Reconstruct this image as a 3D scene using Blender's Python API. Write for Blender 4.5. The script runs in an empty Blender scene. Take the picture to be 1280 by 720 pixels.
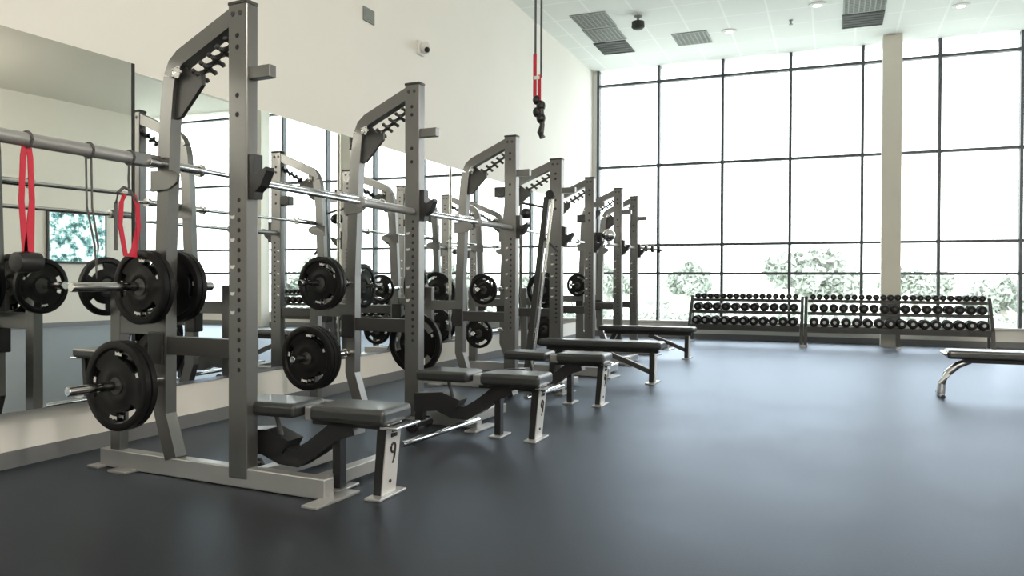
import bpy, bmesh, math, random
from mathutils import Vector, Matrix
random.seed(7)
PI = math.pi
scene = bpy.context.scene
COL = scene.collection

# ------------------------------------------------------------------ materials
def mat(name, color, rough=.5, metal=0., noise=0., nscale=8., bump=0., bscale=60., spec=.5, coat=0., emit=None, estr=0.):
    m = bpy.data.materials.new(name); m.use_nodes = True
    nt = m.node_tree; b = nt.nodes['Principled BSDF']
    b.inputs['Base Color'].default_value = (*color, 1)
    b.inputs['Roughness'].default_value = rough
    b.inputs['Metallic'].default_value = metal
    b.inputs['Specular IOR Level'].default_value = spec
    b.inputs['Coat Weight'].default_value = coat
    if emit:
        b.inputs['Emission Color'].default_value = (*emit, 1); b.inputs['Emission Strength'].default_value = estr
    tc = nt.nodes.new('ShaderNodeTexCoord')
    if noise:
        n = nt.nodes.new('ShaderNodeTexNoise'); n.inputs['Scale'].default_value = nscale; n.inputs['Detail'].default_value = 4
        nt.links.new(tc.outputs['Object'], n.inputs['Vector'])
        r = nt.nodes.new('ShaderNodeMapRange')
        r.inputs['To Min'].default_value = 1 - noise; r.inputs['To Max'].default_value = 1 + noise
        nt.links.new(n.outputs['Fac'], r.inputs['Value'])
        v = nt.nodes.new('ShaderNodeMix'); v.data_type = 'RGBA'; v.blend_type = 'MULTIPLY'; v.inputs['Factor'].default_value = 1
        v.inputs['A'].default_value = (*color, 1)
        nt.links.new(r.outputs['Result'], v.inputs['B']); nt.links.new(v.outputs['Result'], b.inputs['Base Color'])
    if bump:
        n2 = nt.nodes.new('ShaderNodeTexNoise'); n2.inputs['Scale'].default_value = bscale; n2.inputs['Detail'].default_value = 3
        nt.links.new(tc.outputs['Object'], n2.inputs['Vector'])
        bp = nt.nodes.new('ShaderNodeBump'); bp.inputs['Strength'].default_value = bump; bp.inputs['Distance'].default_value = .01
        nt.links.new(n2.outputs['Fac'], bp.inputs['Height']); nt.links.new(bp.outputs['Normal'], b.inputs['Normal'])
    return m

M = dict(
    wall=mat('warm_plaster', (.82, .81, .77), .7, noise=.02, nscale=2, bump=.03),
    beige=mat('beige_plaster', (.66, .63, .56), .7, noise=.02, nscale=2),
    wallw=mat('white_plaster', (.80, .80, .77), .7, noise=.02, nscale=2),
    base=mat('grey_vinyl', (.17, .175, .185), .5, noise=.05),
    steel=mat('grey_painted_steel', (.18, .18, .177), .32, .78, noise=.04, nscale=20, coat=.1),
    steel_d=mat('dark_grey_steel', (.055, .055, .054), .42, .3, noise=.05, nscale=20),
    silver=mat('silver_painted_steel', (.42, .42, .42), .3, .5, noise=.03, nscale=20),
    chrome=mat('chrome', (.78, .78, .78), .12, 1., noise=.03),
    black=mat('black_rubber', (.008, .008, .0085), .40, noise=.15, nscale=30, spec=.2),
    blackp=mat('black_plastic', (.016, .016, .017), .35, noise=.1),
    pad=mat('black_upholstery', (.020, .022, .023), .36, noise=.1, nscale=40, bump=.05, bscale=200, spec=.8, coat=.10),
    hole=mat('hole_black', (.012, .012, .012), .6, noise=.05),
    red=mat('red_webbing', (.55, .02, .05), .6, noise=.1, nscale=60),
    strap=mat('grey_webbing', (.10, .10, .10), .7, noise=.1, nscale=60),
    mull=mat('dark_mullion', (.065, .075, .085), .45, .3, noise=.05),
    bright=mat('bright_metal_plate', (.70, .70, .70), .3, .35, noise=.03),
    white=mat('white_mark', (.75, .75, .73), .5, noise=.03),
    concrete=mat('column_paint', (.66, .64, .575), .7, noise=.03, nscale=3),
    sill=mat('sill_paint', (.62, .62, .6), .4, noise=.03),
    vent_d=mat('vent_dark', (.018, .022, .02), .6, noise=.05),
    vent_g=mat('vent_grey', (.22, .24, .225), .5, noise=.05),
    lamp=mat('lamp_lens', (.9, .9, .88), .4, noise=.02, emit=(1, .97, .9), estr=4.0),
    bark=mat('bark', (.42, .40, .36), .8, noise=.2),
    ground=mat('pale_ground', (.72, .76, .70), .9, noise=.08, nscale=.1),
)

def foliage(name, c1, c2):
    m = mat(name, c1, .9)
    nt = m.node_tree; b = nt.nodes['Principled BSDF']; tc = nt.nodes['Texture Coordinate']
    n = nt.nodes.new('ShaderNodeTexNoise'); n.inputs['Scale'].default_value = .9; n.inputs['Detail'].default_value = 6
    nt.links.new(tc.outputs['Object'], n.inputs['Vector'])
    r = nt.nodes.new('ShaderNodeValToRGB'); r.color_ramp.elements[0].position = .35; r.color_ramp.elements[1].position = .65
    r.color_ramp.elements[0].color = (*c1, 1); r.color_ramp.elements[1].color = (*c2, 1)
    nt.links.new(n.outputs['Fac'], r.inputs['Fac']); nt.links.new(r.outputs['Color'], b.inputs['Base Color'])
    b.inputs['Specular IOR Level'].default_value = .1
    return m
M['leaf'] = foliage('pale_hazy_foliage', (.30, .34, .30), (.40, .44, .395))  # outdoor haze is put into these pale leaf colours

def floor_mat():
    m = mat('rubber_floor', (.03, .031, .033), .42, spec=.62)
    nt = m.node_tree; b = nt.nodes['Principled BSDF']; tc = nt.nodes['Texture Coordinate']
    n = nt.nodes.new('ShaderNodeTexNoise'); n.inputs['Scale'].default_value = 1.3; n.inputs['Detail'].default_value = 5
    n3 = nt.nodes.new('ShaderNodeTexNoise'); n3.inputs['Scale'].default_value = 160; n3.inputs['Detail'].default_value = 2
    for q in (n, n3): nt.links.new(tc.outputs['Object'], q.inputs['Vector'])
    r = nt.nodes.new('ShaderNodeValToRGB')
    r.color_ramp.elements[0].position = .3; r.color_ramp.elements[0].color = (.0125, .0115, .0118, 1)
    r.color_ramp.elements[1].position = .75; r.color_ramp.elements[1].color = (.023, .0218, .0238, 1)
    mx = nt.nodes.new('ShaderNodeMath'); mx.operation = 'MULTIPLY_ADD'; mx.inputs[1].default_value = .5; 
    nt.links.new(n3.outputs['Fac'], mx.inputs[0])
    h = nt.nodes.new('ShaderNodeMath'); h.operation = 'MULTIPLY'; h.inputs[1].default_value = .5
    nt.links.new(n.outputs['Fac'], h.inputs[0]); nt.links.new(h.outputs[0], mx.inputs[2])
    nt.links.new(mx.outputs[0], r.inputs['Fac']); nt.links.new(r.outputs['Color'], b.inputs['Base Color'])
    rr = nt.nodes.new('ShaderNodeMapRange'); rr.inputs['To Min'].default_value = .34; rr.inputs['To Max'].default_value = .47
    nt.links.new(n.outputs['Fac'], rr.inputs['Value']); nt.links.new(rr.outputs['Result'], b.inputs['Roughness'])
    bp = nt.nodes.new('ShaderNodeBump'); bp.inputs['Strength'].default_value = .12; bp.inputs['Distance'].default_value = .004
    nt.links.new(n3.outputs['Fac'], bp.inputs['Height']); nt.links.new(bp.outputs['Normal'], b.inputs['Normal'])
    nt.nodes.remove(b)
    df = nt.nodes.new('ShaderNodeBsdfDiffuse'); gl = nt.nodes.new('ShaderNodeBsdfGlossy'); fr = nt.nodes.new('ShaderNodeFresnel'); mxs = nt.nodes.new('ShaderNodeMixShader')
    fr.inputs['IOR'].default_value = 1.5; gl.inputs['Color'].default_value = (.78, .87, 1, 1)
    nt.links.new(r.outputs['Color'], df.inputs['Color']); nt.links.new(rr.outputs['Result'], gl.inputs['Roughness'])
    for q in (df, gl, fr): nt.links.new(bp.outputs['Normal'], q.inputs['Normal'])
    fm = nt.nodes.new('ShaderNodeMath'); fm.operation = 'MULTIPLY'; fm.inputs[1].default_value = .60
    nt.links.new(fr.outputs[0], fm.inputs[0]); nt.links.new(fm.outputs[0], mxs.inputs[0]); nt.links.new(df.outputs[0], mxs.inputs[1]); nt.links.new(gl.outputs[0], mxs.inputs[2])
    nt.links.new(mxs.outputs[0], nt.nodes['Material Output'].inputs['Surface'])
    return m
M['floor'] = floor_mat()

def ceiling_mat():
    m = mat('ceiling_tiles', (.80, .82, .80), .7)
    nt = m.node_tree; b = nt.nodes['Principled BSDF']; tc = nt.nodes['Texture Coordinate']
    sp = nt.nodes.new('ShaderNodeSeparateXYZ'); nt.links.new(tc.outputs['Object'], sp.inputs[0])
    ls = []
    for ax, size, off in (('X', .62, .32), ('Y', .74, .13)):
        a = nt.nodes.new('ShaderNodeMath'); a.operation = 'ADD'; a.inputs[1].default_value = off + 200 * size
        nt.links.new(sp.outputs[ax], a.inputs[0])
        d = nt.nodes.new('ShaderNodeMath'); d.operation = 'DIVIDE'; d.inputs[1].default_value = size; nt.links.new(a.outputs[0], d.inputs[0])
        f = nt.nodes.new('ShaderNodeMath'); f.operation = 'FRACT'; nt.links.new(d.outputs[0], f.inputs[0])
        g = nt.nodes.new('ShaderNodeMath'); g.operation = 'LESS_THAN'; g.inputs[1].default_value = .03 / size; nt.links.new(f.outputs[0], g.inputs[0])
        ls.append(g)
    mx = nt.nodes.new('ShaderNodeMath'); mx.operation = 'MAXIMUM'
    nt.links.new(ls[0].outputs[0], mx.inputs[0]); nt.links.new(ls[1].outputs[0], mx.inputs[1])
    c = nt.nodes.new('ShaderNodeMix'); c.data_type = 'RGBA'
    c.inputs['A'].default_value = (.82, .845, .83, 1); c.inputs['B'].default_value = (.92, .94, .93, 1)
    nt.links.new(mx.outputs[0], c.inputs['Factor']); nt.links.new(c.outputs['Result'], b.inputs['Base Color'])
    return m
M['ceil'] = ceiling_mat()

def mirror_mat():
    m = bpy.data.materials.new('mirror_glass'); m.use_nodes = True
    nt = m.node_tree; nt.nodes.clear()
    o = nt.nodes.new('ShaderNodeOutputMaterial'); g = nt.nodes.new('ShaderNodeBsdfGlossy')
    g.inputs['Color'].default_value = (.87, .895, .88, 1); g.inputs['Roughness'].default_value = 0.005
    nt.links.new(g.outputs[0], o.inputs[0]); return m
M['mirror'] = mirror_mat()

def glass_mat():
    m = bpy.data.materials.new('window_glass'); m.use_nodes = True
    nt = m.node_tree; nt.nodes.clear()
    o = nt.nodes.new('ShaderNodeOutputMaterial'); g = nt.nodes.new('ShaderNodeBsdfGlossy'); t = nt.nodes.new('ShaderNodeBsdfTransparent')
    g.inputs['Roughness'].default_value = .01; t.inputs['Color'].default_value = (.975, .99, .985, 1)
    x = nt.nodes.new('ShaderNodeMixShader'); x.inputs[0].default_value = .05
    nt.links.new(t.outputs[0], x.inputs[1]); nt.links.new(g.outputs[0], x.inputs[2]); nt.links.new(x.outputs[0], o.inputs[0]); return m
M['glass'] = glass_mat()

def screen_mat():
    m = mat('landscape_picture', (.1, .3, .3), .25)
    nt = m.node_tree; b = nt.nodes['Principled BSDF']; tc = nt.nodes['Texture Coordinate']
    n = nt.nodes.new('ShaderNodeTexNoise'); n.inputs['Scale'].default_value = 5; n.inputs['Detail'].default_value = 8; n.inputs['Roughness'].default_value = .7
    nt.links.new(tc.outputs['Object'], n.inputs['Vector'])
    r = nt.nodes.new('ShaderNodeValToRGB'); e = r.color_ramp.elements
    e[0].position = .40; e[0].color = (.01, .04, .04, 1); e[1].position = .53; e[1].color = (.80, .9, .88, 1)
    q = e.new(.46); q.color = (.10, .34, .35, 1)
    nt.links.new(n.outputs['Fac'], r.inputs['Fac']); nt.links.new(r.outputs['Color'], b.inputs['Base Color'])
    nt.links.new(r.outputs['Color'], b.inputs['Emission Color']); b.inputs['Emission Strength'].default_value = .6
    return m
M['screen'] = screen_mat()

# ------------------------------------------------------------------ mesh helpers
class MB:
    def __init__(s): s.bm = bmesh.new(); s.smooth = False
    def box(s, x0, x1, y0, y1, z0, z1, bev=0.0, seg=2):
        mtx = Matrix.Translation(((x0+x1)/2, (y0+y1)/2, (z0+z1)/2)) @ Matrix.Diagonal((abs(x1-x0), abs(y1-y0), abs(z1-z0), 1))
        r = bmesh.ops.create_cube(s.bm, size=1, matrix=mtx)
        if bev:
            es = list({e for v in r['verts'] for e in v.link_edges})
            bmesh.ops.bevel(s.bm, geom=es, offset=bev, segments=seg, profile=.5, affect='EDGES')
        return s
    def prism(s, pts, axis, a0, a1):
        """extrude polygon pts (2-D) along axis from a0 to a1; axis y: pts=(x,z); x: pts=(y,z); z: pts=(x,y)"""
        def P(u, v, a):
            return {'y': (u, a, v), 'x': (a, u, v), 'z': (u, v, a)}[axis]
        A = [s.bm.verts.new(P(u, v, a0)) for u, v in pts]; B = [s.bm.verts.new(P(u, v, a1)) for u, v in pts]
        n = len(pts); fs = [s.bm.faces.new(A), s.bm.faces.new(B[::-1])]
        for i in range(n): fs.append(s.bm.faces.new((A[i], B[i], B[(i+1) % n], A[(i+1) % n])))
        bmesh.ops.recalc_face_normals(s.bm, faces=fs)
        return s
    def tube(s, pts, r, n=12, cap=True, sq=None):
        """round tube along polyline; sq=(w along side, h along up) gives a rectangular section"""
        pts = [Vector(p) for p in pts]; rings = []
        flat = all(abs(p.y-pts[0].y) < 1e-6 for p in pts)
        for i, p in enumerate(pts):
            t = (pts[min(i+1, len(pts)-1)] - pts[max(i-1, 0)]).normalized()
            up = Vector((0, 0, 1)) if abs(t.z) < .95 else Vector((0, 1, 0))
            a = t.cross(up).normalized(); b = a.cross(t).normalized()
            if sq and flat: a = Vector((0, 1, 0)); b = a.cross(t).normalized()
            k = 1.0
            if 0 < i < len(pts)-1:
                t1 = (pts[i]-pts[i-1]).normalized(); k = 1/max(.5, t1.dot(t))
            rr = r[i] if isinstance(r, (list, tuple)) else r
            if sq: offs = [(-sq[0]/2, -sq[1]/2*k), (sq[0]/2, -sq[1]/2*k), (sq[0]/2, sq[1]/2*k), (-sq[0]/2, sq[1]/2*k)]
            else: offs = [(rr*math.cos(2*PI*j/n), rr*math.sin(2*PI*j/n)) for j in range(n)]
            rings.append([s.bm.verts.new(p + a*u + b*v) for u, v in offs])
        fs = []
        for A, B in zip(rings, rings[1:]):
            m = len(A)
            for j in range(m):
                f = s.bm.faces.new((A[j], A[(j+1) % m], B[(j+1) % m], B[j])); f.smooth = not sq; fs.append(f)
        if cap: fs += [s.bm.faces.new(rings[0][::-1]), s.bm.faces.new(rings[-1])]
        bmesh.ops.recalc_face_normals(s.bm, faces=fs)
        return s
    def lathe(s, prof, c, axis='y', n=32):
        """prof: list of (radius, offset along axis)"""
        rings = []
        for r, o in prof:
            ring = []
            for j in range(n):
                a = 2*PI*j/n; u, v = r*math.cos(a), r*math.sin(a)
                q = {'y': (u, o, v), 'x': (o, u, v), 'z': (u, v, o)}[axis]
                ring.append(s.bm.verts.new((c[0]+q[0], c[1]+q[1], c[2]+q[2])))
            rings.append(ring)
        fs = []
        for A, B in zip(rings, rings[1:]):
            for j in range(n):
                f = s.bm.faces.new((A[j], A[(j+1) % n], B[(j+1) % n], B[j])); f.smooth = True; fs.append(f)
        fs += [s.bm.faces.new(rings[0][::-1]), s.bm.faces.new(rings[-1])]
        bmesh.ops.recalc_face_normals(s.bm, faces=fs)
        return s
    def ball(s, c, r, sub=2, sc=(1, 1, 1)):
        q = bmesh.ops.create_icosphere(s.bm, subdivisions=sub, radius=r, matrix=Matrix.Translation(c) @ Matrix.Diagonal((*sc, 1)))
        for v in q['verts']:
            for f in v.link_faces: f.smooth = True
        return s
    def build(s, name, m, parent=None):
        me = bpy.data.meshes.new(name); s.bm.to_mesh(me); s.bm.free()
        me.materials.append(M[m] if isinstance(m, str) else m)
        o = bpy.data.objects.new(name, me); COL.objects.link(o)
        if parent: o.parent = parent
        if any(p.use_smooth for p in me.polygons):
            try: me.set_sharp_from_angle(angle=math.radians(40))
            except Exception: pass
        return o

def tag(o, label, cat, group=None):
    o['label'] = label; o['category'] = cat
    if group: o['group'] = group
    return o
def thing(name, label, cat, loc=(0, 0, 0), rotz=0, group=None):
    o = bpy.data.objects.new(name, None); COL.objects.link(o); o.empty_display_size = .1
    o.location = loc; o.rotation_euler = (0, 0, rotz)
    return tag(o, label, cat, group)
def struct(o): o['kind'] = 'structure'; return o
def dup(root, label, loc=None, rotz=None, group=None):
    r = root.copy(); COL.objects.link(r); r['label'] = label
    if loc is not None: r.location = loc
    if rotz is not None: r.rotation_euler = (0, 0, rotz)
    if group: r['group'] = group
    for ch in list(root.children):
        c = ch.copy(); COL.objects.link(c); c.parent = r
        for g in list(ch.children):
            d = g.copy(); COL.objects.link(d); d.parent = c
    return r

# ------------------------------------------------------------------ camera
F_PX, TH, PITCH, ROLL, CAMZ = 991.5, .3836, -.0106, .0038, 1.08
f_ = Vector((-math.sin(TH)*math.cos(PITCH), math.cos(TH)*math.cos(PITCH), math.sin(PITCH)))
r_ = Vector((math.cos(TH), math.sin(TH), 0)); u_ = r_.cross(f_)
r2 = r_*math.cos(ROLL) + u_*math.sin(ROLL); u2 = -r_*math.sin(ROLL) + u_*math.cos(ROLL)
cd = bpy.data.cameras.new('camera'); cam = bpy.data.objects.new('camera', cd); COL.objects.link(cam)
cd.sensor_width = 36; cd.lens = F_PX/1280*36; cd.clip_end = 500; cd.clip_start = .05
m3 = Matrix((r2, u2, -f_)).transposed()
cam.matrix_world = Matrix.Translation((0, 0, CAMZ)) @ m3.to_4x4()
scene.camera = cam

# ------------------------------------------------------------------ room shell
WX, WY, ZC = -4.317, 14.86, 5.10
XR, YB = 8.4, -5.0
MXS = -4.2067; MS = 1.1675
struct(MB().box(WX-.3, XR+.3, YB-.3, WY+.25, -.15, 0).build('floor', 'floor'))
struct(MB().box(WX-.3, 3.7, YB-.3, WY+.25, ZC, ZC+.15).build('ceiling', 'ceil'))
struct(MB().box(3.7, XR+.3, YB-.3, WY+.25, ZC-.12, ZC+.15).build('ceiling_soffit', 'beige'))
struct(MB().box(WX-.2, WX, YB, WY+.2, 0, ZC).build('wall_left', 'wall'))
struct(MB().box(XR, XR+.2, YB, WY+.2, 0, ZC).build('wall_right', 'beige'))
struct(MB().box(WX, XR, YB-.2, YB, 0, ZC).build('wall_rear', 'wallw'))
ZS = .33
struct(MB().box(WX, XR, WY, WY+.2, 0, ZS-.03).build('wall_back', 'wall'))
struct(MB().box(WX, XR, WY-.08, WY+.16, ZS-.03, ZS).build('trim_1', 'sill'))      # window sill board
struct(MB().box(WX, WX+.012, YB, WY, 0, .095).build('baseboard_left', 'base'))
struct(MB().box(WX+.012, XR, WY-.012, WY, 0, .10).build('baseboard_back', 'base'))
struct(MB().box(XR-.012, XR, YB, WY-.012, 0, .10).build('baseboard_right', 'base'))

# window bays
XS = [MXS + n*MS for n in range(7)] + [3.97, 6.30, 7.62]
ZT = [1.206, 1.740, 3.2374, 4.809]
for i, (x0, x1) in enumerate(zip(XS, XS[1:])):
    w = bpy.data.objects.new('window_%d' % (i+1), None); COL.objects.link(w); struct(w); w.location = (x0, WY, 0)
    MB().box(-.024, .024, -.04, .10, ZS, ZC).build('mullion', 'mull', w)
    if i == len(XS)-2: MB().box(x1-x0-.024, x1-x0+.024, -.04, .10, ZS, ZC).build('mullion', 'mull', w)
    for z in ZT:
        MB().box(.024, x1-x0-.024, -.02, .08, z-.022, z+.022).build('transom', 'mull', w)
    p = MB(); zz = [ZS] + ZT + [ZC]
    for a, b in zip(zz, zz[1:]):
        p.box(.024, x1-x0-.024, .03, .036, a+.022, b-.022)
    p.build('pane', 'glass', w)
struct(MB().box(7.644, XR, WY, WY+.2, ZS, ZC).build('wall_back_pier', 'wall'))
struct(MB().box(WX, MXS-.024, WY, WY+.2, ZS, ZC).build('wall_back_return', 'wallw'))
# columns
struct(MB().box(.745, 1.035, 14.36, 14.65, 0, ZC, .004).build('column_1', 'concrete'))
struct(MB().box(3.02, 3.30, 14.36, 14.65, 0, ZC, .004).build('column_2', 'concrete'))

# mirror panels along the left wall
MZ0, MZ1 = .342, 2.441
panels = [(.3, 3.765, math.radians(-3.1)), (3.80, 6.30, .0078), (6.31, 8.65, .0078), (8.66, 11.0, .0078), (11.01, 14.0, .0078)]
mlab = ['nearest mirror panel on the left wall, left of the nearest rack', 'wall mirror panel behind the nearest rack', 'wall mirror panel behind the second and third racks',
        'wall mirror panel behind the fourth rack', 'farthest wall mirror panel, ending near the windows']
for (a, b, phi), lb in zip(panels, mlab):
    L = b-a; yc = (a+b)/2
    # a positive turn about the vertical makes the far edge lean into the wall
    o = MB().box(-.003, .003, -L/2, L/2, MZ0, MZ1).build('wall_mirror', 'mirror')
    dx = abs(math.sin(phi))*L/2
    o.location = (WX + .006 + dx, yc, 0); o.rotation_euler = (0, 0, phi)
    tag(o, lb, 'mirror', 'mirror panels on the left wall')
struct(MB().box(WX, WX+.196, 3.768, 3.79, MZ0, MZ1).build('trim_2', 'hole'))
struct(MB().box(WX, WX+.012, .3, 14.0, MZ0-.025, MZ0).build('trim_3', 'chrome'))

# ------------------------------------------------------------------ ceiling fittings
def vent(x0, x1, y0, y1, kind, label):
    t = thing('ceiling_vent', label, 'vent', ((x0+x1)/2, (y0+y1)/2, ZC), group='vents in the ceiling tiles')
    hx, hy = (x1-x0)/2, (y1-y0)/2
    fr = MB(); 
    for q in ((-hx, hx, -hy, -hy+.02), (-hx, hx, hy-.02, hy), (-hx, -hx+.02, -hy+.02, hy-.02), (hx-.02, hx, -hy+.02, hy-.02)): fr.box(*q, -.012, -.001)
    fr.build('frame', 'vent_g' if kind != 'dark' else 'vent_d', t)
    MB().box(-hx+.02, hx-.02, -hy+.02, hy-.02, -.006, -.001).build('backing', 'vent_d', t)
    if kind != 'dark':
        g = MB(); n = 13
        for i in range(n):
            y = -hy+.03 + (2*hy-.06)*i/(n-1); g.box(-hx+.02, hx-.02, y-.014, y+.014, -.011, -.007)
        for i in range(1, 8):
            x = -hx + 2*hx*i/8; g.box(x-.008, x+.008, -hy+.02, hy-.02, -.012, -.0065)
        g.build('grille', 'vent_g', t)
    else:
        g = MB()
        for i in range(6):
            y = -hy+.05 + (2*hy-.1)*i/5; g.box(-hx+.02, hx-.02, y-.006, y+.006, -.012, -.006)
        g.build('slat', 'vent_d', t)
vent(-3.74, -3.18, 11.55, 12.25, 'g', 'grey perforated ceiling vent, nearest of three in the left column')
vent(-3.76, -3.20, 12.30, 13.0, 'g', 'grey perforated ceiling vent, middle of three in the left column')
vent(-3.80, -3.24, 13.05, 13.77, 'dark', 'dark ceiling vent by the left wall, closest of three to the windows')
vent(-2.47, -1.90, 13.02, 13.70, 'g', 'single grey perforated ceiling vent between the left vents and a downlight')
vent(.12, .70, 12.3, 12.98, 'g', 'grey perforated ceiling vent beside the column top')
vent(.11, .70, 13.02, 13.72, 'dark', 'dark ceiling vent nearest the column top')
def downlight(x, y, label):
    t = thing('ceiling_downlight', label, 'light', (x, y, ZC), group='round ceiling downlights')
    MB().lathe([(.085, -.001), (.12, -.001), (.125, -.012), (.09, -.018)], (0, 0, 0), 'z', 24).build('trim_ring', 'white', t)
    MB().lathe([(.088, -.002), (.085, -.012), (.05, -.02)], (0, 0, 0), 'z', 24).build('lens', 'lamp', t)
downlight(-1.57, 13.2, 'round glowing downlight right of the single grey vent')
downlight(-.23, 12.4, 'round glowing downlight left of the vents beside the column')
downlight(1.71, 13.2, 'round glowing downlight right of the column')
t = thing('ceiling_speaker', 'small dark pendant device hanging from the ceiling right of the left vents', 'speaker', (-2.77, 11.95, ZC))
MB().lathe([(.06, 0), (.06, -.02), (.02, -.03), (.02, -.08)], (0, 0, 0), 'z', 16).build('mount', 'vent_g', t)
MB().lathe([(.05, -.075), (.095, -.09), (.10, -.17), (.07, -.20), (.02, -.21)], (0, 0, 0), 'z', 20).build('housing', 'vent_d', t)
t = thing('sprinkler_head', 'tiny ceiling sprinkler between the two glowing downlights', 'sprinkler', (-.62, 13.0, ZC+.004))
MB().lathe([(.035, 0), (.03, -.012), (.012, -.02), (.012, -.06), (.03, -.065), (.03, -.072)], (0, 0, 0), 'z', 12).build('body', 'vent_g', t)
# wall fittings
t = thing('wall_sensor_plate', 'small grey square plate high on the left wall', 'plate', (WX, 6.83, 3.71))
MB().box(0, .015, -.10, .10, -.07, .07, .004).build('cover', 'vent_g', t)
MB().box(.015, .02, -.07, .07, -.045, .045, .002).build('inset', 'vent_g', t)
t = thing('security_camera', 'small white security camera on the left wall above the second rack', 'camera', (WX-.004, 7.89, 3.67))
MB().box(0, .04, -.07, .07, -.08, .08, .01).build('bracket', 'white', t)
MB().ball((.08, 0, 0), .07).build('housing', 'white', t)
MB().ball((.12, -.035, -.035), .032).build('lens', 'hole', t)

# ------------------------------------------------------------------ racks
PX = -2.92                         # front upright line
RY = [3.29, 5.27, 7.22, 8.59, 9.94, 11.40, 12.42]
PX0 = -2.83
RS = [.985, 1.004, .980, .968, .949, .957, .949]
ORD = ['nearest', 'second', 'third', 'fourth', 'fifth', 'sixth', 'farthest']
HZ = 2.525
RXB = -.55                          # rear upright x offset at the base kink
def make_rack():
    t = thing('squat_rack', 'x', 'squat rack', group='grey steel squat rack frames in a row')
    # front upright with adjustment holes
    fu = MB().box(-.0625, .0625, -.041, .041, .05, HZ, .006).build('front_upright', 'steel', t)
    for i in range(18): MB().lathe([(.012, -.042), (.009, -.043)], (.012, 0, .62+.052*i), 'y', 8).build('adjustment_hole', 'hole', fu)
    for z in (1.95, 2.05, 2.3, 2.36): MB().lathe([(.014, -.042), (.010, -.043)], (0, 0, z), 'y', 8).build('adjustment_hole', 'hole', fu)
    for i, z in enumerate((1.42, 1.30, 1.16, 1.02, .92)):
        MB().prism([(-.045, z-.010), (-.030, z-.013), (-.018, z-.004), (-.018, z+.008), (-.034, z+.004), (-.045, z+.006)], 'y', -.0425, -.041).build('position_mark', 'white', fu)
    # rear upright and arm as one bent tube
    def bent(w, zshift):
        pts = [(-.49, 0, .10), (-.572, 0, .345), (-.568, 0, 1.1), (-.535, 0, 1.90), (-.512, 0, 2.13), (-.497, 0, 2.20), (-.467, 0, 2.262), (-.42, 0, 2.30), (-.03, 0, 2.475)]
        return pts
    P_ = bent(0, 0); MB().tube(P_[:6], 0, sq=(.072, .088)).build('rear_upright', 'steel', t); MB().tube(P_[5:], 0, sq=(.072, .086)).build('top_arm', 'steel', t)
    MB().prism([(-.49, 1.97), (-.44, 1.98), (-.28, 2.14), (-.28, 2.20), (-.34, 2.20), (-.40, 2.25), (-.48, 2.2)], 'y', -.012, .012).build('gusset', 'steel_d', t)
    # multi-grip bar under the arm
    g = MB(); a = Vector((-.32, 0, 2.185)); b = Vector((-.06, 0, 2.345)); N = 9
    g.tube([a, b], .012, 8)
    for i in range(N):
        p = a.lerp(b, (i+.5)/N); s = 1 if i % 2 else -1
        g.tube([p + Vector((-.010, -.035, -.018*s)), p + Vector((.010, .035, .018*s))], .011, 8)
        g.ball(p + Vector((-.010, -.037, -.018*s)), .016, 1); g.ball(p + Vector((.010, .037, .018*s)), .016, 1)
    g.build('grip_bar', 'steel_d', t)
    k = MB().lathe([(.012, -.012), (.012, -.035), (.03, -.036), (.03, -.044), (.012, -.05)], (-.43, -.004, 2.215), 'y', 12)
    for j in range(5):
        c = 2*PI*j/5; k.ball((-.43+.03*math.cos(c), -.045, 2.215+.03*math.sin(c)), .011, 1)
    k.build('star_knob', 'chrome', t)
    MB().box(.055, .20, -.025, .025, 2.13, 2.195, .004).build('stub_peg', 'steel', t)
    c = MB().box(-.068, .066, -.043, .043, HZ-.004, HZ+.018, .008)
    for sx in (-.03, .02): c.lathe([(.016, -.039), (.012, -.046)], (sx, 0, HZ-.05), 'y', 8)
    c.build('end_cap', 'steel_d', t)
    # J hook on the front upright
    h = MB().prism([(.063, 1.74), (.103, 1.74), (.103, 1.645), (.125, 1.64), (.180, 1.67), (.185, 1.65), (.145, 1.575), (.108, 1.545), (.103, 1.51), (.063, 1.51)], 'y', -.030, .030)
    h.build('bar_hook', 'blackp', t)
    # rear bar hook
    MB().prism([(-.62, 1.69), (-.46, 1.685), (-.415, 1.66), (-.42, 1.62), (-.48, 1.585), (-.62, 1.575)], 'y', -.055, -.036).build('rear_bar_hook', 'steel', t)
    # spotter arm
    sp = MB().box(-.57, -.06, -.028, .028, .675, .775, .004).build('spotter_arm', 'steel_d', t)
    MB().box(-.65, -.54, -.052, .052, .62, .80, .008).build('spotter_bracket', 'blackp', sp)
    # base
    MB().box(-1.06, .56, -.036, .036, .004, .108, .006).build('base_beam', 'silver', t)
    for (x, w, d) in ((.575, .045, .17), (-.83, .07, .11), (-1.06, .045, .085)):
        MB().box(x-w, x+w, -d, d, 0, .014, .003).build('foot_plate', 'silver', t)
    # storage post behind the rear upright
    MB().box(-.98, -.90, -.03, .03, .10, 1.02, .005).build('storage_post', 'steel', t)
    MB().box(-.93, -.57, -.025, .025, .78, .88, .004).build('storage_brace', 'steel', t)
    # floor cross members
    MB().box(.02, .09, .036, .62, .02, .09, .004).build('cross_member', 'silver', t)
    MB().box(.40, .47, .036, .62, .02, .09, .004).build('cross_member', 'silver', t)
    return t
def horn(rack, x, z, l, axis='y', sgn=-1):
    k = sgn
    c = (x, 0, z) if axis == 'y' else (0, 0, z); o = 0 if axis == 'y' else abs(x)
    MB().lathe([(.033, k*(o+.036)), (.033, k*(o+.055)), (.0245, k*(o+.056)), (.0245, k*(o+l)), (.021, k*(o+l+.004))], c, axis, 20).build('weight_horn', 'chrome', rack)
rack0 = make_rack(); racks = []
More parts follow.
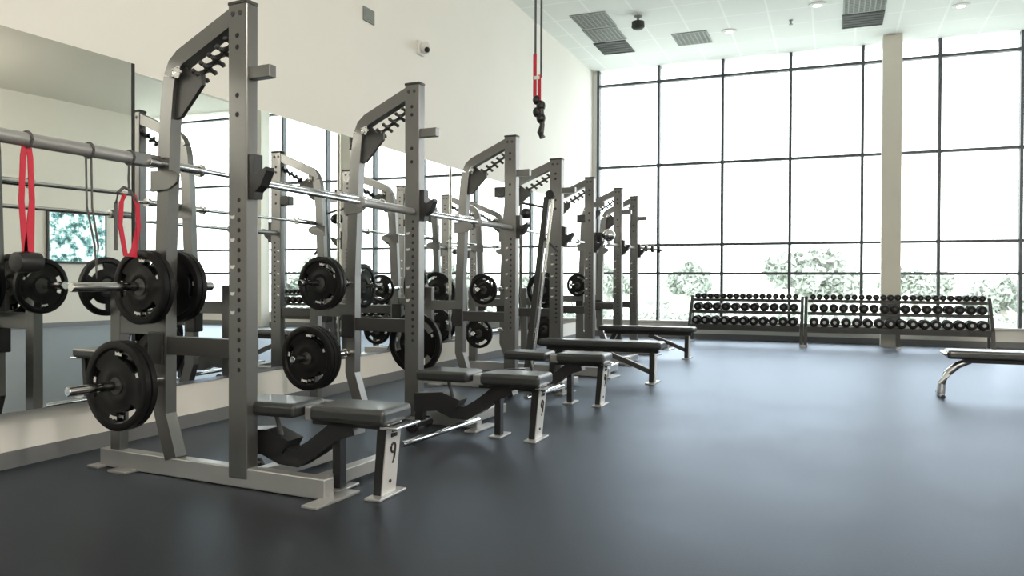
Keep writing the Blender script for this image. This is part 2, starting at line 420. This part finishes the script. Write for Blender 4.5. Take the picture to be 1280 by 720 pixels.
for i, (y, s) in enumerate(zip(RY, RS)):
    lb = '%s grey steel squat rack frame from the camera, along the mirrored wall' % ORD[i]
    r = rack0 if i == 0 else dup(rack0, lb)
    r['label'] = lb; r.location = (PX0 if i == 0 else PX, y, 0); r.scale = (1, 1, s)
    if i == 3: r.scale[0] = 1.15
    if i == 0: r.rotation_euler[2] = math.radians(-4)
    racks.append(r)
# long front cross members of the second and third rack
for i, L in ((1, 1.0), (2, .85)):
    MB().tube([(.56, -.02, .07), (.56, -L, .07)], .02, 12).build('floor_tube', 'chrome', racks[i])

# connector tube from the nearest rack towards the camera
t = thing('connector_tube', 'long round grey tube running left from the nearest rack in front of the mirror', 'tube', (PX0-.60, RY[0]-.01, 1.71))
MB().tube([(.02, -.17, 0), (.02, -2.6, 0)], .033, 16).build('bar', 'silver', t)
MB().box(-.012, .052, -.18, 0, -.032, .032, .004).build('socket', 'steel', t)

# ------------------------------------------------------------------ barbells and cross tubes
def make_barbell(L):
    t = thing('barbell', 'x', 'barbell', group='chrome barbells in the rack hooks')
    h = L/2; sl = .36
    MB().tube([(0, -h+sl, 0), (0, h-sl, 0)], .0145, 12).build('shaft', 'chrome', t)
    for s in (-1, 1):
        MB().lathe([(.02, s*(h-sl-.02)), (.036, s*(h-sl-.018)), (.036, s*(h-sl+.012)), (.025, s*(h-sl+.013)), (.025, s*h), (.02, s*(h+.004))], (0, 0, 0), 'y', 18).build('sleeve', 'chrome', t)
    return t
bx = PX - .46
b0 = make_barbell(2.1)
def put(b, i, yc, z, lb): b.location = (bx, yc, z); b['label'] = lb
put(b0, 0, (RY[0]+RY[1])/2-.03, 1.70, 'chrome barbell in the rear hooks of the nearest and second rack')
b1 = dup(b0, ''); put(b1, 1, (RY[1]+RY[2])/2, 1.69, 'chrome barbell in the rear hooks of the second and third rack')
b2 = dup(b0, ''); put(b2, 2, (RY[3]+RY[4])/2-.3, 1.66, 'chrome barbell in the rear hooks of the fourth rack')
b3 = dup(b0, ''); put(b3, 3, (RY[5]+RY[6])/2-.35, 1.63, 'chrome barbell in the rear hooks of the sixth and farthest rack')
def cross(i, j, label):
    y0, y1 = RY[i]+.039, RY[j]-.039; xa = PX0 if i == 0 else PX
    t = thing('cross_tube', label, 'tube', (xa, y0, 1.585), group='chrome cross tubes between rack uprights')
    L = math.hypot(y1-y0, PX-xa); t.rotation_euler = (0, 0, math.atan2(xa-PX, y1-y0))
    MB().tube([(0, 0, 0), (0, L*.62, 0)], .015, 12).build('inner_tube', 'chrome', t)
    MB().lathe([(.018, L*.60), (.034, L*.602), (.034, L*.615), (.027, L*.62), (.027, L)], (0, 0, 0), 'y', 18).build('outer_sleeve', 'silver', t)
cross(0, 1, 'chrome cross tube between front uprights of the nearest and second rack')
cross(1, 2, 'chrome cross tube between front uprights of the second and third rack')
cross(4, 5, 'chrome cross tube between front uprights of the fifth and sixth rack')
cross(5, 6, 'chrome cross tube between front uprights of the sixth and farthest rack')
# short loaded stub at the very end of the row
t = thing('knobbed_bar_end', 'short chrome bar with black knobs sticking out of the farthest rack', 'bar', (PX+.02, RY[6]+.04, 1.60))
MB().tube([(.04, 0, 0), (.42, .02, -.05)], .02, 12).build('bar', 'chrome', t)
for x in (.16, .26, .36): MB().lathe([(.03, x-.025), (.055, x-.02), (.055, x+.02), (.03, x+.025)], (0, .02, -.005-.1*(x-.05)), 'x', 14).build('knob', 'blackp', t)
t = thing('chrome_ball_grip', 'chrome ball on a black clamp beside the sixth rack upright', 'grip', (PX+.06, RY[4]+.045, 1.64))
MB().box(-.03, .09, -.005, .06, -.07, .06, .012).build('clamp', 'blackp', t)
MB().ball((.17, .03, .02), .085).build('ball', 'chrome', t)

# ------------------------------------------------------------------ weight plates
def plate_part(R, th, name, m, parent, slots=3):
    """grip plate with its axis along local Y, front at -th/2; see-through grip slots"""
    prof = [(.026, .5), (.055, .5), (.060, .62), (R*.38, .62), (R*.42, .40), (R*.60, .40), (R*.66, .40), (R*.80, .40), (R*.84, .95), (R*.97, 1.0), (R, .8)]
    N = 48; hole = set()
    for s in range(slots):
        for j in range(7): hole |= {(5, (s*N//slots + 4 + j) % N), (6, (s*N//slots + 4 + j) % N)}
    bm = bmesh.new(); V = {}
    for i, (r, k) in enumerate(prof):
        for j in range(N):
            a = 2*PI*j/N
            for s in (-1, 1): V[i, j, s] = bm.verts.new((r*math.cos(a), s*th/2*k, r*math.sin(a)))
    E = {}
    for i in range(len(prof)-1):
        for j in range(N):
            if (i, j) in hole: continue
            j2 = (j+1) % N
            for s in (-1, 1):
                f = bm.faces.new((V[i, j, s], V[i, j2, s], V[i+1, j2, s], V[i+1, j, s])[::s]); f.smooth = True
            for (p, q) in (((i, j), (i, j2)), ((i, j2), (i+1, j2)), ((i+1, j2), (i+1, j)), ((i+1, j), (i, j))):
                k = tuple(sorted((p, q))); E[k] = E.get(k, 0)+1
    for (p, q), c in E.items():
        if c == 1: bm.faces.new((V[(*p, -1)], V[(*q, -1)], V[(*q, 1)], V[(*p, 1)]))
    bmesh.ops.recalc_face_normals(bm, faces=bm.faces)
    me = bpy.data.meshes.new(name); bm.to_mesh(me); bm.free(); me.materials.append(M[m]); me.set_sharp_from_angle(angle=math.radians(35))
    o = bpy.data.objects.new(name, me); COL.objects.link(o); o.parent = parent
    return o
def make_plate(R, th):
    t = thing('weight_plate', 'x', 'weight plate', group='black grip weight plates on the rack horns')
    plate_part(R, th, 'disc', 'black', t)
    MB().lathe([(.0275, -th*.36), (.045, -th*.36), (.045, th*.36), (.0275, th*.36)], (0, 0, 0), 'y', 20).build('hub', 'steel_d', t)
    for a0, da in ((84, 8), (262, 9), (172, 5), (22, 4)):
        pts = []
        for k in range(5): a = math.radians(a0-da+2*da*k/4); pts.append((R*.68*math.cos(a), R*.68*math.sin(a)))
        for k in range(5): a = math.radians(a0+da-2*da*k/4); pts.append(((R*(.76-.03*(k % 2)))*math.cos(a), (R*(.76-.03*(k % 2)))*math.sin(a)))
        MB().prism(pts, 'y', -th*.5*.40-.002, -th*.5*.38).build('raised_mark', 'white', t)
    return t
PL = {}
def plate(R, th, loc, rotz, label, spin=0):
    k = (R, th)
    if k not in PL:
        PL[k] = make_plate(R, th); o = PL[k]
    else: o = dup(PL[k], label)
    o['label'] = label; o.location = loc; o.rotation_euler = (0, 0, rotz)
    return o
BIG, MED, SML = (.235, .036), (.20, .034), (.168, .032)
def hang(i, spec, x, z, off, th, rear=False):
    r = racks[i]; s = r.scale[2]; a = r.rotation_euler[2]
    lx, ly = x*r.scale[0], off
    return (r.location.x + lx*math.cos(a) - ly*math.sin(a), r.location.y + lx*math.sin(a) + ly*math.cos(a), z*s - .0025), a + (PI if rear else 0)
def on_horn(i, size, x, z, off, label, rear=False):
    loc, rz = hang(i, size, x, z, off, 0, rear); return plate(*size, loc, rz, label)
HX = -.60
# nearest rack
horn(racks[0], HX, 1.05, .53); horn(racks[0], HX, .53, .55); horn(racks[0], HX, 1.05, .35, 'y', 1); horn(racks[0], -.94, 1.05, .28, 'x', -1)
on_horn(0, MED, HX, 1.05, -.095, 'black grip plate, inner one on the upper front horn of the nearest rack')
on_horn(0, MED, HX, 1.05, -.132, 'black grip plate, outer one on the upper front horn of the nearest rack')
on_horn(0, BIG, HX, .53, -.235, 'large black grip plate, inner one on the lower horn of the nearest rack')
on_horn(0, BIG, HX, .53, -.275, 'large black grip plate, outer one on the lower horn of the nearest rack')
on_horn(0, MED, HX, 1.05, .085, 'black grip plate on the rear-facing horn of the nearest rack, inner one', True)
on_horn(0, MED, HX, 1.05, .122, 'black grip plate on the rear-facing horn of the nearest rack, outer one', True)
o = plate(*SML, (PX0-1.03, RY[0]+.055, 1.05*.985-.0025), -PI/2-.052, 'smaller black plate on the mirror-side horn of the nearest rack')
# second rack
horn(racks[1], HX, 1.045, .58); horn(racks[1], HX, .50, .66)
on_horn(1, MED, HX, 1.045, -.315, 'black grip plate, inner one on the upper horn of the second rack')
on_horn(1, MED, HX, 1.045, -.352, 'black grip plate, outer one on the upper horn of the second rack')
for k, nm in enumerate(('innermost', 'second', 'outermost')):
    on_horn(1, BIG, HX, .50, -.42-.04*k, 'large black grip plate, %s on the lower horn of the second rack' % nm)
horn(racks[1], -.10, .585, .32, 'y', 1)
on_horn(1, BIG, -.10, .585, .17, 'large black grip plate hanging behind the front upright of the second rack')
# third rack: one plate edge-on at the mirror side
horn(racks[2], -.94, 1.03, .30, 'x', -1)
plate(*BIG, (PX-1.06, RY[2], 1.03*RS[2]-.0025), -PI/2, 'large black plate seen edge-on at the mirror side of the third rack')
for i in (2, 4):
    MB().box(-.17, -.055, -.05, .05, 1.93, 2.03, .006).build('clamp_block', 'blackp', racks[i])
# fourth to sixth rack
horn(racks[3], HX, 1.0, .62); horn(racks[3], HX, .50, .72)
on_horn(3, SML, HX, 1.0, -.47, 'black grip plate on the upper horn of the fourth rack')
on_horn(3, SML, HX, .50, -.58, 'black grip plate on the lower horn of the fourth rack')
horn(racks[4], HX, 1.0, .40); horn(racks[4], HX, .46, .40)
on_horn(4, BIG, HX, 1.0, -.09, 'large black grip plate, inner one on the upper horn of the fifth rack')
on_horn(4, BIG, HX, 1.0, -.13, 'large black grip plate, outer one on the upper horn of the fifth rack')
on_horn(4, BIG, HX, .46, -.09, 'large black grip plate on the lower horn of the fifth rack')
horn(racks[5], HX, 1.05, .35)
on_horn(5, SML, HX, 1.05, -.09, 'black grip plate on the upper horn of the sixth rack')

# ------------------------------------------------------------------ benches
def rounded_pad(x0, x1, y0, y1, z0, z1):
    return MB().box(x0, x1, y0, y1, z0, z1, .024, 4)
def logo(parent, m='hole', x=.0):
    g = MB()   # a curved nine-like emblem, a square above and a dot below, on the outer leg face
    pts = []
    for k in range(15):
        a = math.radians(-30 + k*25); pts.append((x, .002+.020*math.cos(a), .245+.024*math.sin(a)))
    pts = pts[::-1]
    pts = [(x, .020, .165+.08*k/6) for k in range(0)] + [(x, .006, .165), (x, .018, .19), (x, .0225, .225)] + [(x, .002+.020*math.cos(math.radians(a)), .245+.024*math.sin(math.radians(a))) for a in range(0, 361, 24)]
    out = [g.tube(pts, .0055, 6).build('emblem', m, parent)]
    for q in ((-.022, .026, .325, .345), (-.026, -.004, .300, .320), (.006, .026, .300, .318)):
        out.append(MB().box(x-.003, x+.003, *q).build('emblem', m, parent))
    out.append(MB().lathe([(.009, x-.003), (.009, x+.003)], (0, 0, .075), 'x', 10).build('emblem', m, parent))
    return out
def make_adjustable():
    t = thing('adjustable_bench', 'x', 'bench', group='black adjustable benches by the racks')
    # front leg plate (faces +x), narrow black side
    lg = MB().prism([(-.045, .012), (-.005, .012), (.03, .37), (-.02, .37)], 'y', -.07, .07).build('front_leg', 'blackp', t)
    fp = MB().prism([(-.004, .014), (.002, .014), (.036, .37), (.030, .37)], 'y', -.066, .066).build('leg_face', 'bright', lg)
    for e in logo(lg, 'hole', .0): e.rotation_euler = (0, math.atan2(.034, .356), 0); e.location = (.003, 0, .0)
    MB().box(-.06, .03, -.13, .13, 0, .014, .004).build('foot_plate', 'silver', t)
    # inner leg
    MB().box(-.312, -.266, -.03, .03, .014, .36, .004).build('inner_leg', 'blackp', t)
    MB().box(-.335, -.245, -.08, .12, 0, .014, .004).build('foot_plate', 'silver', t)
    # under seat frame with chrome end plate
    MB().box(-.42, .04, -.05, .05, .335, .372, .004).build('seat_frame', 'blackp', t)
    MB().box(.02, .115, -.12, .12, .352, .366, .004).build('end_plate', 'chrome', t)
    rounded_pad(-.375, .055, -.145, .145, .368, .448).build('seat_pad', 'pad', t)
    rounded_pad(-.87, -.47, -.14, .14, .372, .446).build('back_pad', 'pad', t)
    MB().box(-.462, -.382, -.06, .06, .355, .425, .006).build('pivot_bracket', 'silver', t)
    # curved main rail, rear foot, ladder and wheels
    pts = [(-.18, 0, .34), (-.30, 0, .30), (-.42, 0, .21), (-.52, 0, .15), (-.62, 0, .155), (-.74, 0, .20), (-.90, 0, .22)]
    MB().tube(pts, 0, sq=(.10, .09)).build('main_rail', 'blackp', t)
    MB().tube([(-.66, -.03, .36), (-.60, -.03, .17)], .012, 10).build('adjuster_strut', 'steel_d', t)
    MB().prism([(-.92, .14), (-.60, .17), (-.56, .24), (-.70, .29), (-.92, .27)], 'y', -.065, .065).build('ladder_cover', 'blackp', t)
    MB().prism([(-.93, .04), (-.87, .04), (-.86, .24), (-.92, .24)], 'y', -.03, .03).build('rear_leg', 'blackp', t)
    MB().box(-.95, -.86, -.10, .10, .035, .075, .006).build('rear_foot', 'blackp', t)
    for s in (-1, 1): MB().lathe([(.01, s*.10), (.042, s*.101), (.045, s*.115), (.042, s*.128), (.01, s*.13)], (-.905, 0, .045), 'y', 18).build('wheel', 'blackp', t)
    return t
ab = make_adjustable()
ABL = [((-2.045, 3.43), 'black adjustable bench with emblem leg beside the nearest rack'),
       ((-1.83, 5.02), 'black adjustable bench in front of the second rack, second from the camera'),
       ((-1.83, 6.62), 'black adjustable bench in front of the third rack, third bench from the camera')]
for i, ((x, y), lb) in enumerate(ABL):
    o = ab if i == 0 else dup(ab, lb)
    o['label'] = lb; o.location = (x, y, 0)
def make_flat(L=1.25):
    t = thing('flat_bench', 'x', 'bench', group='black flat benches')
    rounded_pad(-L, .09, -.14, .14, .36, .435).build('pad', 'pad', t)
    MB().box(-L+.06, .04, -.04, .04, .315, .36, .004).build('frame_rail', 'blackp', t)
    lg = MB().prism([(-.05, .012), (0, .012), (.01, .32), (-.045, .32)], 'y', -.055, .055).build('leg', 'blackp', t)
    MB().box(.0, .012, -.05, .05, .03, .315).build('leg_face', 'bright', lg)
    MB().box(-.07, .03, -.16, .16, 0, .014, .004).build('foot_plate', 'silver', t)
    MB().tube([(-.03, 0, .11), (-.25, 0, .20), (-.55, 0, .31)], 0, sq=(.055, .05)).build('brace', 'steel_d', t)
    MB().tube([(-L+.22, 0, .33), (-L+.14, 0, .18), (-L+.10, 0, .012)], 0, sq=(.06, .06)).build('leg', 'blackp', t)
    MB().box(-L+.05, -L+.15, -.18, .18, 0, .014, .004).build('foot_plate', 'silver', t)
    return t
fb = make_flat()
for i, ((x, y), lb) in enumerate([((-1.72, 8.27), 'black flat bench in front of the fifth rack, fourth bench from the camera'),
                                  ((-1.83, 11.05), 'black flat bench near the windows at the end of the rack row')]):
    o = fb if i == 0 else dup(fb, lb)
    o['label'] = lb; o.location = (x, y, 0)
# right-hand bench with curved chrome leg
t = thing('flat_bench', 'black flat bench with curved chrome legs alone on the right of the floor', 'bench', (.93, 8.40, 0), 0, 'black flat benches')
rounded_pad(.06, 1.36, -.15, .15, .365, .445).build('pad', 'pad', t)
MB().box(.02, .08, -.12, .12, .40, .425, .01).build('end_plate', 'chrome', t)
MB().tube([(.20, 0, .35), (1.22, 0, .35)], 0, sq=(.07, .05)).build('frame_rail', 'blackp', t)
for s, x0 in ((1, 0), (-1, 1.42)):
    q = lambda u: x0 + s*u
    MB().tube([(q(.02), 0, .012), (q(.03), 0, .12), (q(.075), 0, .22), (q(.16), 0, .30), (q(.26), 0, .345)], [.038, .036, .034, .034, .03], 14).build('leg', 'chrome', t)
    MB().tube([(q(.02), -.2, .02), (q(.02), .2, .02)], .02, 12).build('foot_bar', 'blackp', t)

# ------------------------------------------------------------------ leaning strut by the fourth rack
t = thing('leaning_strut', 'slanting dark steel strut with pulley head between the third and fourth rack', 'strut', (-3.08, 8.1, 0))
MB().tube([(-.02, 0, .0), (.20, .05, 1.98)], 0, sq=(.06, .05)).build('pole', 'steel_d', t)
MB().tube([(.055, -.02, .05), (.27, .03, 1.95)], .017, 10).build('chrome_rod', 'chrome', t)
MB().lathe([(.02, -.03), (.05, -.028), (.04, 0), (.05, .028), (.02, .03)], (.235, .05, 2.0), 'y', 20).build('pulley', 'blackp', t)
MB().tube([(.16, .04, 1.55), (.33, .05, 1.38)], .015, 10).build('side_arm', 'steel_d', t)
MB().tube([(.2, .04, 1.86), (-.08, .0, 1.92)], .013, 10).build('side_arm', 'steel_d', t)
MB().ball((-.02, -.02, 1.80), .062).build('ball_knob', 'blackp', t)
MB().box(-.14, .12, -.14, .14, 0, .015, .004).build('foot_plate', 'steel_d', t)

# ------------------------------------------------------------------ hanging straps
t = thing('suspension_trainer', 'red and black suspension strap hanging from the ceiling above the racks', 'strap', (-3.1, 8.45, ZC+.004))
for dx in (-.035, .035):
    MB().box(dx-.012, dx+.012, -.003, .003, -1.50 if dx < 0 else -1.74, 0).build('strap', 'strap', t)
MB().box(-.06, -.02, -.006, .006, -2.0, -1.47).build('red_loop', 'red', t)
MB().box(-.005, .035, -.010, -.002, -2.02, -1.71).build('red_loop', 'red', t)
MB().box(-.045, .02, -.012, .002, -1.76, -1.72).build('buckle', 'chrome', t)
h = MB()
for c, r in (((-.02, 0, -1.99), .05), ((.03, .01, -2.06), .06), ((-.01, -.01, -2.13), .055), ((.035, 0, -2.2), .06)): h.ball(c, r, 2, (.9, .9, 1.1))
h.tube([(.03, 0, -2.1), (.05, 0, -2.28), (.03, 0, -2.36), (.055, 0, -2.42)], [.04, .03, .04, .035], 10)
h.build('handle', 'blackp', t)
# bands on the connector tube / rear of the nearest rack
cx, cz = PX0-.58, 1.71
def ring(y, drop):
    m = MB(); P = [(.036*math.cos(2*PI*k/16), y, .029+.036*math.sin(2*PI*k/16)) for k in range(17)]
    m.tube(P, .007, 8, cap=False)
    if drop: m.tube([(0, y, -.006), (.004, y-.008, -drop*.5), (0, y, -drop)], .006, 8)
    return m
def band(y, w, L, x, label, col='red', drop=0.0):
    t = thing('resistance_band', label, 'band', (x, y, cz-.029), group='bands hanging from the connector tube')
    s = MB(); s.tube([(0, -w*.3, -drop-.006), (0, -w/2, -drop-.05), (0, -w/2-.008, -drop-L*.5), (0, -w/4, -drop-L*.97), (0, w/4, -drop-L*.97), (0, w/2+.008, -drop-L*.5), (0, w/2, -drop-.05), (0, w*.3, -drop-.006)], 0, sq=(.006, .026)); s.build('loop', col, t)
    ring(0, drop).build('anchor_strap', 'strap', t)
    return t
b = band(2.53, .035, .50, cx, 'red resistance band hanging at the far left end of the connector tube')
MB().lathe([(.02, -.06), (.045, -.055), (.05, 0), (.045, .055), (.02, .06)], (0, 0, -.53), 'y', 16).build('handle', 'blackp', b)
b = band(3.10, .10, .33, cx, 'red resistance band with dark outer loop hanging beside the nearest rack', drop=.16)
MB().tube([(0, -.085, -.46), (0, -.085, -.22), (0, -.07, -.16), (0, -.035, -.13), (0, 0, -.14), (0, .05, -.20)], .009, 8).build('outer_loop', 'strap', b)
t = thing('hanging_cable', 'thin dark cable loop hanging from the middle of the connector tube', 'cable', (cx, 2.86, cz-.029))
MB().tube([(0, -.02, .0), (0, -.015, -.25), (0, .03, -.44), (0, .04, -.6), (0, .05, -.44), (0, .015, -.25), (0, .01, .0)], .005, 8).build('cord', 'strap', t)
ring(-.005, 0).build('anchor_strap', 'strap', t)

# ------------------------------------------------------------------ dumbbell racks
def dumbbell_rack(x0, x1, label, mids):
    t = thing('dumbbell_rack', label, 'dumbbell rack', ((x0+x1)/2, 14.0, 0), group='three-tier dumbbell racks under the windows')
    h = (x1-x0)/2
    for x in mids:
        MB().tube([(x, -.10, .03), (x, -.10, .30)], 0, sq=(.05, .06)).build('upright', 'steel_d', t)
        MB().tube([(x, -.24, .02), (x, .10, .02)], 0, sq=(.06, .04)).build('foot', 'silver', t)
    for x in (-h, h):
        MB().tube([(x, -.25, .03), (x, -.16, .30), (x, .18, .80)], 0, sq=(.05, .06)).build('upright', 'steel_d', t)
        MB().tube([(x, -.27, .02), (x, .20, .02)], 0, sq=(.06, .04)).build('foot', 'silver', t)
        MB().tube([(x, .16, .02), (x, .16, .76)], 0, sq=(.04, .04)).build('rear_leg', 'steel_d', t)
    for (y, z, d) in TIERS:
        s = MB()
        for o in (-d, d): s.box(-h+.03, h-.03, y-14.0+o-.02, y-14.0+o+.02, z-.05, z)
        s.build('shelf', 'steel_d', t)
    MB().box(-h+.03, h-.03, -.20, -.15, .235, .285).build('front_rail', 'steel_d', t)
    return t
TIERS = [(13.86, .335, .07), (14.03, .565, .06), (14.17, .765, .05)]
rackA = dumbbell_rack(-2.28, -.46, 'shorter dumbbell rack left of the column, under the windows', [])
rackB = dumbbell_rack(-.40, 2.26, 'longer dumbbell rack in front of the column, under the windows', [.97-.93])
def make_dumbbell(R, L):
    t = thing('dumbbell', 'x', 'dumbbell')
    MB().tube([(0, -L/2+.02, 0), (0, L/2-.02, 0)], .016, 10).build('handle', 'chrome', t)
    for s in (-1, 1):
        MB().lathe([(R*.5, s*(L*.20)), (R*.95, s*(L*.21)), (R, s*(L*.24)), (R, s*(L*.44)), (R*.85, s*L*.485), (R*.45, s*L*.49), (R*.42, s*L*.5)], (0, 0, 0), 'y', 14).build('head', 'black', t)
        MB().lathe([(R*.36, s*L*.492), (R*.36, s*L*.507)], (0, 0, 0), 'y', 10).build('end_cap', 'steel_d' if R < .07 else 'silver', t)
    return t
NTH = ['first', 'second', 'third', 'fourth', 'fifth', 'sixth', 'seventh', 'eighth', 'ninth', 'tenth', 'eleventh', 'twelfth', 'thirteenth', 'fourteenth', 'fifteenth', 'sixteenth', 'seventeenth', 'eighteenth', 'nineteenth', 'twentieth', 'twenty-first', 'twenty-second', 'twenty-third', 'twenty-fourth', 'twenty-fifth']
DB = {}
for rname, x0, x1 in (('left', -2.28, -.46), ('right', -.40, 2.26)):
    for ti, (tname, R, L, sp) in enumerate((('bottom', .073, .32, .155), ('middle', .069, .28, .150), ('top', .047, .20, .105))):
        y, z, d = TIERS[ti]
        n = int((x1-x0-.10)/sp)
        for k in range(n):
            x = x0 + .05 + (x1-x0-.10)*(k+.5)/n
            lb = 'black dumbbell, %s from the left on the %s tier of the %s dumbbell rack' % (NTH[k], tname, rname)
            if ti not in DB: DB[ti] = make_dumbbell(R, L); o = DB[ti]
            else: o = dup(DB[ti], lb)
            o['label'] = lb; o['group'] = 'dumbbells on the %s tier of the %s rack' % (tname, rname)
            o.location = (x, y, z + R)
            o.rotation_euler = (0, random.uniform(0, 6), random.uniform(-.04, .04))

# ------------------------------------------------------------------ things only the mirror shows
t = thing('wall_screen', 'flat screen with a leafy teal picture, seen in the nearest mirror panel', 'screen', (XR-.03, 11.55, 1.98))
MB().box(-.02, .03, -.70, .70, -.58, .58, .01).build('bezel', 'blackp', t)
MB().box(-.024, -.02, -.65, .65, -.53, .53).build('display', 'screen', t)

# ------------------------------------------------------------------ outdoors
struct(MB().box(-160, 160, WY+.3, 300, -1.2, -1.0).build('ground', 'ground'))
def tree(x, y, h, w, label, seed, z0=-1.0):
    rnd = random.Random(seed)
    t = thing('tree', label, 'tree', (x, y, z0), group='pale hazy trees outside the windows')
    MB().tube([(0, 0, 0), (.05, 0, h*.5)], [.22, .12], 8).build('trunk', 'bark', t)
    m = MB()
    blobs = []
    for k in range(11):
        a = rnd.uniform(0, 2*PI); rr = w*.42*math.sqrt(rnd.random()); q = rnd.uniform(.11, .19)*w
        blobs.append((Vector((rr*math.cos(a), rr*math.sin(a), h*(.42 + .44*rnd.random()*(1-.55*(rr/(w*.42))**2)))), q))
    for k in range(2600):
        b = blobs[k % len(blobs)]; d = Vector((rnd.gauss(0, 1), rnd.gauss(0, 1), rnd.gauss(0, .8))).normalized()*b[1]*rnd.random()**.4
        c = b[0] + d; c.z = min(c.z, h); e1 = Vector((rnd.uniform(-1, 1), rnd.uniform(-1, 1), rnd.uniform(-1, 1))).normalized(); e2 = e1.orthogonal().normalized()
        q = rnd.uniform(.18, .36)
        vs = [m.bm.verts.new(c + e1*q*u + e2*q*.6*v) for u, v in ((-1, 0), (-.2, -.8), (1, 0), (-.2, .8))]; m.bm.faces.new(vs)
    m.build('foliage', 'leaf', t)
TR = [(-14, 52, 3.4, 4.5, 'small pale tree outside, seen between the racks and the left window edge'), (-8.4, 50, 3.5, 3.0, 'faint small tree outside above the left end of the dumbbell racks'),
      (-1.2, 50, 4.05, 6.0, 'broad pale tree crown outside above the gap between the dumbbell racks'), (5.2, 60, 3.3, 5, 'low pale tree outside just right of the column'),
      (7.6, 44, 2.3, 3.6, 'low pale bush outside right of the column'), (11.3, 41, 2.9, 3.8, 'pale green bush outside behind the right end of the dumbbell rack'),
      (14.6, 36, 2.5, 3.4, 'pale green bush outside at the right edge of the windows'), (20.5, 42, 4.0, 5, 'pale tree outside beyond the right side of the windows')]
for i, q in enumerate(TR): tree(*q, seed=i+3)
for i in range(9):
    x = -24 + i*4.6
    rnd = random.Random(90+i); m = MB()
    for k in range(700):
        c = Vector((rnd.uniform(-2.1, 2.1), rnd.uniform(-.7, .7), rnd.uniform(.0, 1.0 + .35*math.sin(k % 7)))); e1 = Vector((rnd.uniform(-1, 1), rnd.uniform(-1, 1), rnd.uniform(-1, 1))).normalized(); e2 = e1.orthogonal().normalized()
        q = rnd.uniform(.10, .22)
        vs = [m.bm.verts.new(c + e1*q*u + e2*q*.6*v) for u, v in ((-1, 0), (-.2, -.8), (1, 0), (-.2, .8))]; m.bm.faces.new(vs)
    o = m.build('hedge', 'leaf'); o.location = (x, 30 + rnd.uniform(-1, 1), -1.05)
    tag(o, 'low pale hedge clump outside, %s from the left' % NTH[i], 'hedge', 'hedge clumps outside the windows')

# ------------------------------------------------------------------ light
w = bpy.data.worlds.new('world'); scene.world = w; w.use_nodes = True
nt = w.node_tree; bg = nt.nodes['Background']
tc = nt.nodes.new('ShaderNodeTexCoord'); sp = nt.nodes.new('ShaderNodeSeparateXYZ'); nt.links.new(tc.outputs['Generated'], sp.inputs[0])
rp = nt.nodes.new('ShaderNodeValToRGB'); nt.links.new(sp.outputs['Z'], rp.inputs['Fac'])
rp.color_ramp.elements[0].position = 0; rp.color_ramp.elements[0].color = (.96, .985, .99, 1)
rp.color_ramp.elements[1].position = .5; rp.color_ramp.elements[1].color = (.93, .97, 1.0, 1)
nt.links.new(rp.outputs['Color'], bg.inputs['Color']); bg.inputs['Strength'].default_value = 5.4
def area(name, loc, rot, sx, sy, power, color, portal=False):
    l = bpy.data.lights.new(name, 'AREA'); l.shape = 'RECTANGLE'; l.size = sx; l.size_y = sy; l.energy = power; l.color = color
    o = bpy.data.objects.new(name, l); COL.objects.link(o); o.location = loc; o.rotation_euler = rot
    if portal: l.cycles.is_portal = True
    return o
area('window_portal', ((MXS+7.62)/2, WY-.1, (ZS+ZC)/2), (-PI/2, 0, 0), 7.62-MXS, ZC-ZS, 1, (1, 1, 1), True)
for k, (x, y, e) in enumerate(((2.2, -2.5, 340), (2.6, 2.6, 360), (6.4, 6.5, 260), (6.6, 0, 200))):  # added warm fill lamps, out of view, to brighten walls and ceiling
    l = bpy.data.lights.new('fill_lamp', 'POINT'); l.energy = e; l.color = (1, .92, .80); l.shadow_soft_size = .35
    o = bpy.data.objects.new('fill_lamp', l); COL.objects.link(o); o.location = (x, y, 4.1)
l = bpy.data.lights.new('sun', 'SUN'); l.energy = 2.5; l.angle = .2; l.color = (1, .98, .95)
o = bpy.data.objects.new('sun', l); COL.objects.link(o); o.rotation_euler = (math.radians(32), 0, math.radians(-15))

scene.view_settings.view_transform = 'Standard'
scene.view_settings.look = 'None'
scene.view_settings.exposure = 0.0
scene.cycles.use_denoising = True
scene.cycles.max_bounces = 10; scene.cycles.diffuse_bounces = 5; scene.cycles.glossy_bounces = 5; scene.cycles.transparent_max_bounces = 12
scene.cycles.sample_clamp_indirect = 8
